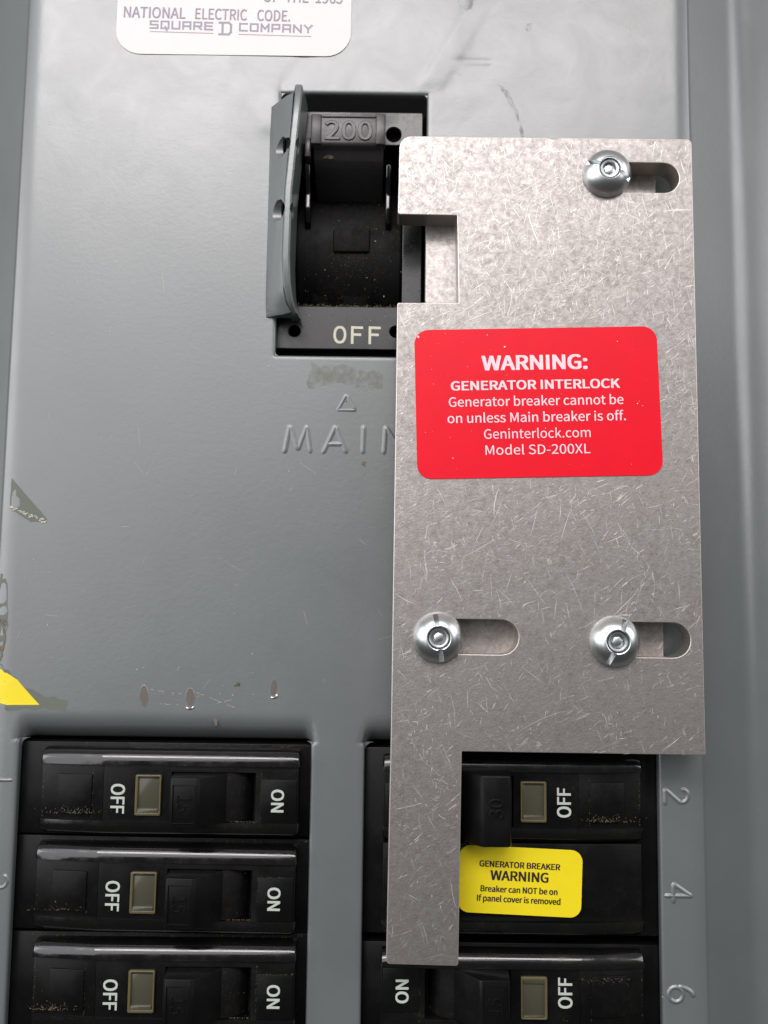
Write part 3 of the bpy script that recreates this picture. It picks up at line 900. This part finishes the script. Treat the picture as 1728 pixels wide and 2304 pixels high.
# side arms of the handle, glossy curved edges
for sx, x0, x1 in ((-1, -18.9, -17.6), (1, -0.6, 0.6)):
    mb = MB()
    outer = [(98.9, -1.5), (96.2, -2.4), (93.0, -4.4), (89.6, -4.0), (86.8, -5.2), (85.0, -8.5), (85, -16), (99, -16)]
    mb.prism(outer, 'x', x0, x1, 0.35, 3)
    mb.build('handle_arm', M['black'], mainb, parent=hd, angle=50)
mb = MB()
def engraved(strokes, w_, z):
    k = 0
    for st in strokes:
        for p, r_ in zip(st[:-1], st[1:]):
            flatline(mb, p, r_, w_, z + k * .0004); k += 1
ox, oy = -11.6, 58.15
engraved([[(ox + 1.3 + 1.15 * math.copysign(abs(math.cos(t)) ** .8, math.cos(t)), oy + 1.75 + 1.7 * math.sin(t)) for t in [q / 20 * 2 * math.pi for q in range(21)]]], .55, -2.975)
for fx in (-7.55, -3.65):
    engraved([[(fx, oy), (fx, oy + 3.45), (fx + 2.1, oy + 3.4)], [(fx, oy + 1.85), (fx + 1.7, oy + 1.82)]], .58, -2.97)
mb.build('lettering', M['cream'], mainb, smooth=False, fix=False)
mb = MB()
def drz(x, y):
    d = 19.3 ** 2 - (y - DC[0]) ** 2
    return DC[1] + math.sqrt(d) if d > 0 else -20
specks(mb, lambda r_: (r_.uniform(-20, 3), r_.uniform(67, 94)), 380, .03, .085, drz, 11)
specks(mb, lambda r_: (r_.gauss(-8, 3.2), r_.gauss(80, 2.4)), 260, .03, .09, drz, 12)
specks(mb, lambda r_: (r_.uniform(-20.5, 3.2), 66.5 + abs(r_.gauss(0, .35))), 420, .05, .13, lambda x, y: -4.6, 13)
specks(mb, lambda r_: (r_.uniform(-22, 7), r_.uniform(57, 66)), 70, .03, .07, -2.98, 14)
specks(mb, lambda r_: (r_.uniform(3.6, 7.5), r_.uniform(66, 100)), 40, .03, .09, -2.98, 15)
mb.build('dust', M['dust'], mainb, kind='stuff', fix=False)
mb = MB()
specks(mb, lambda r_: (r_.uniform(-20, 6), r_.uniform(60, 96)), 60, .04, .10, lambda x, y: drz(x, y) + .1 if x < 3 and y > 67 else -2.95, 16)
mb.build('pale_speck', M['palespeck'], mainb, kind='stuff', fix=False)

# ------------------------------------------------------------------ branch breakers
# built for the left column, seen as: outer end at x=-70.5, inner end at x=-16.5; row centre y=-39
YC = -38.65
def zend(x):  # the outer end of the nose slopes back
    return -1.5 * max(0.0, (-57.0 - x) / 13.5) ** 1.1
def breaker(label, loc_mm, group, rot=0.0, double=False, rating='15', amp_mat='black'):
    root = thing('circuit_breaker', label, 'circuit breaker', (-47, YC, -5), group)
    up_y, lo_y = -30.0, -47.6
    body_lo = -66.95 if double else -48.15
    # case behind the cover
    mb = MB()
    mb.box(-79, -12.6, body_lo + .08, -29.15, -35, -2.2, .25)
    mb.build('case', M['black_face'], root, angle=30)
    # nose: two rounded shoulders and a face with openings
    mb = MB()
    def shoulder(yo, sgn, ztop, zl=None):
        rings = []
        for x in (-70.6, -70.2, -69.0, -63, -57.6, -57.0, -56.2, -40, -25, -18, -17.0, -16.7):
            dz = zend(x); sh = 0
            if x < -70: sh = 1.0 if x < -70.4 else .3
            if x > -17.2: sh = .3 if x < -16.9 else 1.0
            r_ = 2.4; ring = []
            ring.append((x, yo - sgn * sh * .3, -2.3))
            for k_ in range(9):
                a = k_ / 8 * math.pi / 2
                ring.append((x, yo - sgn * (r_ - r_ * math.cos(a)) - sgn * sh * .5, ztop - r_ + r_ * math.sin(a) + dz - sh * .6))
            ring.append((x, yo - sgn * (r_ + .75), ztop + dz - sh * .6)); ring.append((x, yo - sgn * (r_ + .8), -2.3))
            rings.append(ring)
        mb.loft(rings, True, True)
    shoulder(up_y, 1, 2.55)
    shoulder(lo_y, -1, 2.3)
    yt, yb = up_y - 3.2, lo_y + 3.0
    face_o = [(-57, yb), (-16.9, yb), (-16.9, yt), (-57, yt)]
    if double: hole = [(-43.6, -46.9 + 2.6), (-25.6, -46.9 + 2.6), (-25.6, -34.0), (-43.6, -34.0)]
    else: hole = [(-43.0, -44.45), (-25.7, -44.45), (-25.7, -34.45), (-43.0, -34.45)]
    plate(mb, [face_o, hole], -2.3, 2.0, .08, mi=1)
    mb.box(-70.2, -57.05, yb, yt, -2.3, 2.0, .08, mi=1, fn=lambda x, y, z: (x, y, z + (zend(x) if z > 0 else 0)))
    if double:
        mb.box(-70.2, -16.9, -63.2, -47.75, -2.3, 1.9, .18, mi=1, fn=lambda x, y, z: (x, y, z + (zend(x) if z > 0 else 0)))
        lo_y = -66.2; shoulder(lo_y, -1, 2.2); lo_y = -47.6
    nose = mb.build('nose', [M['black'], M['black_face']], root, angle=32)
    # pressed tablets
    mb = MB(); mb.box(-66.6, -59.4, -43.2, -35.2, 1.2, 2.05, .15, fn=lambda x, y, z: (x, y, z + zend(x) + .35))
    mb.build('test_tablet', M['black_face'], root, parent=nose, angle=30)
    mb = MB(); mb.box(-24.5, -17.2, -44.4, -35.8, 1.2, 2.22, .15); mb.build('on_tablet', M['black_face'], root, parent=nose, angle=30)
    # trip window
    mb = MB(); wx0, wx1, wy0, wy1 = -50.3, -45.0, -43.15, -35.0
    plate(mb, [rrect((wx0 + wx1) / 2, (wy0 + wy1) / 2, wx1 - wx0, wy1 - wy0, .35), rrect((wx0 + wx1) / 2 + .1, (wy0 + wy1) / 2 + .1, wx1 - wx0 - .9, wy1 - wy0 - .9, .3)], 1.6, 2.75, .12)
    wf = mb.build('window_frame', M['amber'], root, angle=35)
    mb = MB(); mb.box(wx0 + .3, wx1 - .3, wy0 + .3, wy1 - .3, 1.7, 2.3, .1)
    mb.prism([(wy0 + .5, 2.2), (wy0 + 1.6, 2.2), (wy0 + 1.3, 2.55), (wy0 + .5, 2.7)], 'x', wx0 + .55, wx1 - .55, .08)  # bar added at the foot of the lens to stand for a glint
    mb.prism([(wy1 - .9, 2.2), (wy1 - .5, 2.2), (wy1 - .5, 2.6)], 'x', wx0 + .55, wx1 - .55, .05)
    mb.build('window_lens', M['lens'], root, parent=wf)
    # drum in the handle slot
    mb = MB()
    cz, rr = -4.2, 6.3; cx_ = -32.6
    pts = [(cx_ + rr * math.cos(R(a)), cz + rr * math.sin(R(a))) for a in range(-10, 191, 8)]
    mb.prism(pts, 'y', -44.3, -34.6, .1)
    mb.build('handle_drum', M['black_dull'], root, angle=30)
    # handle
    mb = MB()
    if double:
        hp = [(-43.2, -2), (-42.4, 8.2), (-41.9, 8.9), (-36.7, 9.0), (-36.2, 8.7), (-34.6, 6.9), (-31.4, 1.0), (-31.4, -2)]
        mb.prism(hp, 'y', -46.7, -32.8, .38, 3)
    else:
        hp = [(-43.0, -2), (-42.2, 7.3), (-41.8, 7.9), (-36.6, 8.1), (-36.1, 7.8), (-31.6, 2.0), (-30.9, .5), (-30.9, -2)]
        mb.prism(hp, 'y', -44.4, -34.6, .25, 2)
    h = mb.build('handle', M['handle30'], root, angle=35)
    if not double:
        mb = MB(); zz = 8.05
        plate(mb, [rrect(-39.2, -39.7, 4.6, 7.6, .1), rrect(-39.2, -39.7, 4.3, 7.3, .1)], zz - .4, zz + .12, .03)
        mb.build('rating_frame', M['black_face'], root, parent=h)
    mb = MB()
    # rating reads along the handle
    P, F = text_geo(rating, 4.0 if double else 3.2, 2.7, 0.0, extrude=.06 if double else .03, bev=.10 if double else .05)
    zz = 9.0 if double else 8.1
    w_ = P[:, 0].max(); cyy = -39.9 if double else -39.6
    mb.add([(-39.2 - (p[1] - 1.35) * -1.0, cyy - (p[0] - w_ / 2), zz + p[2]) for p in P], F)
    mb.build('raised_rating', M['handle30'], root, parent=h, angle=50, fix=False)
    # printed OFF and ON, read downwards
    for s_, cx0, cap, wd, zz in (('OFF', -54.0, 2.75, 5.8, 2.03), ('ON', -21.1, 2.5, 4.4, 2.26)):
        if s_ == 'ON' and double: cx0 = -21.0
        mb = MB()
        P, F = text_geo(s_, wd, cap, 0.036)
        w_ = P[:, 0].max()
        mb.add([(cx0 + (p[1] - cap / 2), -40.0 - (p[0] - w_ / 2), zz + p[2]) for p in P], F)
        mb.build('lettering', M['whiteprint'], root, smooth=False, fix=False)
    breaker_dust(root, 21)
    return root

def breaker_dust(root, sd):
    """dust gathered in seams, different on each breaker"""
    up_y = -30.0; g = random.Random(sd * 7)
    a, b, c = g.uniform(.4, 1.3), g.uniform(.3, 1.2), g.uniform(.3, 1.4)
    xm, xs = g.uniform(-66, -58), g.uniform(1.5, 3.5)
    mb = MB()
    specks(mb, lambda r_: (min(-17, max(-69.5, r_.choice((-62, -48, -30)) + r_.gauss(0, 8))), up_y - 3.22 + r_.gauss(0, .06)), int(240 * a), .02, .06, lambda x, y: 2.0 + zend(x), sd)
    specks(mb, lambda r_: (r_.uniform(-72, -15), r_.uniform(-30.0, -29.3)), int(170 * b), .03, .09, -2.15, sd + 1)
    specks(mb, lambda r_: (xm + r_.gauss(0, xs), -43.0 + abs(r_.gauss(0, .6))), int(100 * c), .03, .10, 2.2, sd + 2)
    specks(mb, lambda r_: (r_.uniform(-69, -17), r_.uniform(-46.5, -31)), 110, .02, .055, lambda x, y: 2.05 + zend(x), sd + 3)
    specks(mb, lambda r_: (r_.uniform(-24.5, -17.2), -35.85 + r_.gauss(0, .05)), int(90 * b), .03, .07, 2.0, sd + 4)
    specks(mb, lambda r_: (r_.uniform(-31, -25.8), -44.35 + r_.gauss(0, .05)), int(70 * a), .03, .07, 1.6, sd + 5)
    specks(mb, lambda r_: (g.choice((-69.9, -59.3, -24.6)) + r_.gauss(0, .07), r_.uniform(-44, -34)), int(110 * c), .02, .06, lambda x, y: 2.0 + zend(x), sd + 6)
    return mb.build('dust', M['dust'], root, kind='stuff', fix=False)

def own_dust(copy, sd):
    old = [q for q in bpy.data.objects if q.parent == copy and q.name.startswith('dust')][0]
    new = breaker_dust(b1, sd)
    old.data = new.data
    bpy.data.objects.remove(new)

def place(root, x, y, rot=0.0):
    root.location = V(x, y, -5)
    root.rotation_euler = (0, rot, 0)
def copy_tree(src, label):
    def cp(o, par):
        c = o.copy(); COL.objects.link(c); c.parent = par
        for ch in [q for q in bpy.data.objects if q.parent == o]: cp(ch, c)
        return c
    c = cp(src, None); c['label'] = label
    return c
PITCH = 19.35
GL = 'branch breakers in the lower openings'
b1 = breaker('black single breaker at the top of the left opening, just under the paint chips', None, GL)
b2 = copy_tree(b1, 'black single breaker in the middle of the left opening, between two others')
place(b2, -47.25, YC - PITCH, R(.25))
b3 = copy_tree(b1, 'black single breaker lowest in the left opening, cut by the frame edge')
place(b3, -46.9, YC - 2 * PITCH + .2, R(-.2))
b6 = copy_tree(b1, 'black single breaker below the generator breaker, under the tip of the aluminium leg')
own_dust(b2, 41); own_dust(b3, 61); own_dust(b6, 96)
# half turn about the panel normal: x -> -16.2 - x
place(b6, -16.2 + 47.0, -78.3, math.pi)
bd = breaker('wide double breaker with handle marked 30 and a yellow warning sticker', None, GL, double=True, rating='30')
# the double is built for the left column too; its lower pole must stay below after the half turn
bd_loc = (-16.2 + 47.0, YC - .35)
bd.location = V(bd_loc[0], bd_loc[1], -5)
# mirror the shapes (not the print) of the double in place so that the handle end faces inwards
def turn_double():
    done = set()
    def allc(o):
        for q in [z for z in bpy.data.objects if z.parent == o]:
            yield q
            yield from allc(q)
    for ob in allc(bd):
        me = ob.data
        if me.name in done: continue
        done.add(me.name)
        txt = ob.name.startswith('lettering') or ob.name.startswith('raised_rating')
        co = np.empty(len(me.vertices) * 3); me.vertices.foreach_get('co', co); co = co.reshape(-1, 3)
        if txt:
            # half turn of the print about its own row
            zc = (-40.0 - YC) / 1000
            co[:, 0] *= -1; co[:, 2] = 2 * zc - co[:, 2] + .0008
        else:
            co[:, 0] *= -1
        me.vertices.foreach_set('co', co.ravel())
        if not txt: me.flip_normals()
        me.update()
turn_double()

# yellow generator sticker on the double breaker
q = MB(); ya = -R(2.1); yc_ = (28.75, -55.3); zz = 1.95
plate(q, [rrect(yc_[0], yc_[1], 25.2, 13.3, 2.3, ya)], zz, zz + .14, .03)
def abs_part(mb, name, mat, root, parent=None, **kw):
    """part given in panel mm for a root already in place without rotation"""
    l = list(root['_l']); root['_l'] = [bd_loc[0], bd_loc[1], -5.0]
    o = mb.build(name, mat, root, parent=parent, **kw); root['_l'] = l
    return o
ys = abs_part(q, 'warning_sticker', M['yellow'], bd, angle=14)
ys['label'] = 'yellow sticker with black warning print'
q = MB(); zt_ = zz + .155
for s_, dy, cap, wd, bo in (('GENERATOR BREAKER', 3.15, 1.15, 16.4, .05), ('WARNING', .95, 1.85, 11.7, .045), ('Breaker can NOT be on', -1.75, 1.15, 15.6, .045), ('If panel cover is removed', -3.65, 1.15, 16.9, .045)):
    dx = -.15
    text(q, s_, yc_[0] + dx - dy * math.sin(ya), yc_[1] + dy * math.cos(ya), zt_, cap, wd, ya, 'c', bo)
abs_part(q, 'lettering', M['ink'], bd, parent=ys, smooth=False, fix=False)

# ------------------------------------------------------------------ interlock: fixed base plate and sliding plate
T1, T2 = 3.6, 9.6
bp = thing('base_plate', 'plain aluminium plate fixed to the cover underneath the sliding plate, seen through notch and slots', 'metal plate', (33, 40, 0))
mb = MB(); plate(mb, [roundpoly([(8.3, -18, .5), (58.4, -18, .5), (58.4, 97, .5), (8.3, 97, .5)], 3)], 0.12, T1 - .04, .15)
mb.build('plate', M['alu_base'], bp, angle=14)

ip = thing('interlock_plate', 'scratched aluminium interlock plate with a red warning label and three slots', 'metal plate', (33, 20, T1))
outline = [(2.3, 99.7, 2.6), (33.6, 99.75, 0), (34.6, 99.45, 0), (35.6, 99.35, 0), (36.3, 99.75, 0), (64.4, 99.8, 1.0), (64.6, -28.5, .35), (16.1, -28.4, .25), (15.6, -69.3, .5), (1.55, -69.1, .8), (1.95, -25, 0), (2.2, 63.2, .4), (15.0, 63.3, .3), (14.6, 82.3, .2), (2.1, 82.4, .5)]
SL = [slot(42.6, 61.6, 91.15, 6.6), slot(7.6, 27.45, -5.75, 7.0), slot(43.2, 62.05, -5.9, 7.0)]
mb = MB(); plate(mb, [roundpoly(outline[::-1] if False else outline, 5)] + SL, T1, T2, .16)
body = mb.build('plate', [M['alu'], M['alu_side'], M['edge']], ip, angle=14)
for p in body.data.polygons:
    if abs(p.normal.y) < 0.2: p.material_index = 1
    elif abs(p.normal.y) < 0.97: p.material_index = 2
# scratches lying on the face
mb = MB()
def inside(x, y):
    if not (2.6 < x < 64.2): return False
    if y > 99.3 or y < -68.6: return False
    if y < -28.8 and x > 15.3: return False
    if 62.6 < y < 82.8 and x < 15.4: return False
    for x0, x1, cy in ((42, 62, 91.1), (7, 27.9, -5.8), (43, 62.5, -5.9)):
        if x0 < x < x1 and abs(y - cy) < 3.9: return False
    if 5 < x < 58 and 25.5 < y < 59.3: return False
    return True
r_ = random.Random(3)
zs = T2 + .012
for i in range(2900):
    x, y = r_.uniform(2, 64.5), r_.uniform(-69, 99.5)
    if r_.random() < .35: y = r_.uniform(30, 99.5)
    L = min(14, r_.expovariate(1 / 2.0) + .25)
    if r_.random() < .45: L *= .35
    w0 = r_.uniform(.010, .036) * (1.7 if r_.random() < .10 else 1)
    a = r_.choice([r_.uniform(0, 3.14), r_.gauss(1.9, .3), r_.gauss(.75, .35), r_.gauss(1.57, .15)])
    k_ = r_.gauss(0, .10); n_ = max(3, int(L / .5))
    pts = []
    for t in range(n_ + 1):
        pts.append((x, y)); a += k_ * .3; x += math.cos(a) * L / n_; y += math.sin(a) * L / n_
    seg = []
    for t, (px, py) in enumerate(pts):
        if not inside(px, py): break
        q0 = pts[max(0, t - 1)]; q1 = pts[min(n_, t + 1)]
        d = Vector((q1[0] - q0[0], q1[1] - q0[1])).normalized()
        ww = w0 * math.sin(math.pi * (t + .35) / (n_ + .7))
        seg.append(((px - d.y * ww, py + d.x * ww), (px + d.y * ww, py - d.x * ww)))
    if len(seg) > 1:
        vs = [(*p, zs) for s_ in seg for p in s_]
        mb.add(vs, [(2 * t, 2 * t + 1, 2 * t + 3, 2 * t + 2) for t in range(len(seg) - 1)])
for i in range(46):      # longer wandering scratches, broken into dashes
    x, y = r_.uniform(4, 62), r_.uniform(-66, 98); a = r_.uniform(0, 3.14); pts = []
    for t in range(r_.randint(14, 40)):
        pts.append((x, y)); a += r_.gauss(0, .16); x += math.cos(a) * .55; y += math.sin(a) * .55
    w0 = r_.uniform(.02, .045)
    for t in range(1, len(pts)):
        if r_.random() < .3 or not (inside(*pts[t - 1]) and inside(*pts[t])): continue
        p, q_ = Vector(pts[t - 1]), Vector(pts[t]); d = (q_ - p).normalized(); n_ = Vector((-d.y, d.x)) * w0 * r_.uniform(.4, 1.2)
        mb.add([(*(p - n_), zs + .002), (*(q_ - n_ * .6), zs + .002), (*(q_ + n_ * .6), zs + .002), (*(p + n_), zs + .002)], [(0, 1, 2, 3)])
for cx_, cy_, nn in ((8, -24, 26), (12, -33, 14), (46, -24, 22), (40, 66, 26), (37, 60.8, 18), (11, 10, 18), (8, 94, 14), (60, 20, 14), (30, -26, 12)):   # knocks in clusters
    for i in range(nn):
        x, y = r_.gauss(cx_, 2.4), r_.gauss(cy_, 2.6); a = r_.choice([r_.gauss(1.57, .12), r_.gauss(.2, .3)]); L = r_.uniform(.3, 1.6)
        p, q_ = Vector((x, y)), Vector((x + math.cos(a) * L, y + math.sin(a) * L))
        if not (inside(*p) and inside(*q_)): continue
        d = (q_ - p).normalized(); n_ = Vector((-d.y, d.x)) * r_.uniform(.02, .06)
        mb.add([(*p, zs + .004), (*((p + q_) / 2 - n_), zs + .004), (*q_, zs + .004), (*((p + q_) / 2 + n_), zs + .004)], [(0, 1, 2, 3)])
mb.build('scratch', M['scratch'], ip, parent=body, smooth=False, kind='stuff', fix=False)

# red label
ra = R(1.75); rc = (31.45, 42.45)
mb = MB(); plate(mb, [rrect(rc[0], rc[1], 50.4, 31.3, 3.0, ra)], T2, T2 + .16, .03)
rl = mb.build('warning_label', M['red'], ip, angle=14)
rl['label'] = 'red label with pale warning print'
mb = MB(); zt_ = T2 + .175
for s_, dy, cap, wd, bo in (('WARNING:', 8.35, 2.95, 21.6, .05), ('GENERATOR INTERLOCK', 3.65, 1.85, 34.8, .045), ('Generator breaker cannot be', .25, 1.95, 36.0, .012), ('on unless Main breaker is off.', -3.15, 1.95, 36.7, .012), ('Geninterlock.com', -6.55, 1.95, 21.9, .004), ('Model SD-200XL', -9.9, 1.95, 21.5, .004)):
    text(mb, s_, rc[0] - dy * math.sin(ra) - .35 + (8.35 - dy) * .0, rc[1] + dy * math.cos(ra), zt_, cap, wd, ra, 'c', bo)
mb.build('lettering', M['redprint'], ip, parent=rl, smooth=False, fix=False)
mb = MB(); r_ = random.Random(12)
for x, y, s_ in [(6.6, 55.9, .28), (24.6, 54.0, .2), (52.0, 42.4, .13), (33, 37, .12), (21, 56.5, .12), (48, 55.5, .12), (14, 30.5, .12)] + [(r_.uniform(8, 55), r_.uniform(28, 57), r_.uniform(.03, .08)) for _ in range(40)]:
    ring = [(x + s_ * r_.uniform(.6, 1.2) * math.cos(k_ * 1.047), y + s_ * r_.uniform(.6, 1.2) * math.sin(k_ * 1.047), T2 + .185) for k_ in range(6)]
    mb.add(ring, [(0, 1, 2, 3, 4, 5)])
mb.build('label_nick', M['redprint'], ip, parent=rl, smooth=False, kind='stuff', fix=False)

# ------------------------------------------------------------------ screws
def screw(label, cx, cy, ang):
    root = thing('security_screw', label, 'screw', (cx, cy, T2), 'security screws in the slots of the interlock plate')
    q = MB()
    prof = [(1.9, -9), (1.9, 0), (5.0, 0), (5.15, .15), (5.15, .5), (5.0, 1.0), (4.7, 1.6), (4.2, 2.25), (3.5, 2.85), (2.85, 3.2), (2.45, 3.3), (2.3, 3.25), (2.2, 3.0), (2.12, 2.0), (2.0, 2.3), (1.95, 2.35), (1.9, 2.85), (1.75, 3.0), (1.5, 2.95), (1.35, 2.6), (1.3, 1.6), (0.0, 1.6)]
    n = 72; rings = []
    for r_, z in prof[:-1]:
        rings.append([(cx + r_ * math.cos(2 * math.pi * k_ / n), cy + r_ * math.sin(2 * math.pi * k_ / n), T2 + z) for k_ in range(n)])
    q.loft(rings)
    c = MB(); c.box(2.3, 4.9, -.5, .5, 1.2, 6, fn=lambda x, y, z: (x, y, z - .0 if x < 3 else z - (.0 if z > 3 else -.35))); d = MB(); d.box(-4.9, -2.3, -.5, .5, 1.4, 6)
    def rot(vs): return [(cx + x * math.cos(ang) - y * math.sin(ang), cy + x * math.sin(ang) + y * math.cos(ang), T2 + z) for x, y, z in vs]
    v_, f_ = boolean((q.v, q.f), [(rot(c.v), c.f), (rot(d.v), d.f)])
    o = MB(); o.add(v_, f_); o.build('head', M['zinc'], root, angle=32)
    p = MB()
    hexp = [(cx + 1.08 * math.cos(ang + k_ * math.pi / 3), cy + 1.08 * math.sin(ang + k_ * math.pi / 3)) for k_ in range(6)]
    p.prism(hexp, 'z', T2 + 1.4, T2 + 2.45, .1, 2)
    p.build('center_pin', M['zinc'], root, angle=30)
    return root
screw('domed zinc screw in the top right slot of the plate, above the red label', 46.2, 91.7, R(-22))
screw('domed zinc screw in the lower left slot, nearest the left edge of the plate', 11.2, -6.0, R(98))
screw('domed zinc screw in the lower right slot of the plate, below the red label', 46.7, -6.3, R(68))
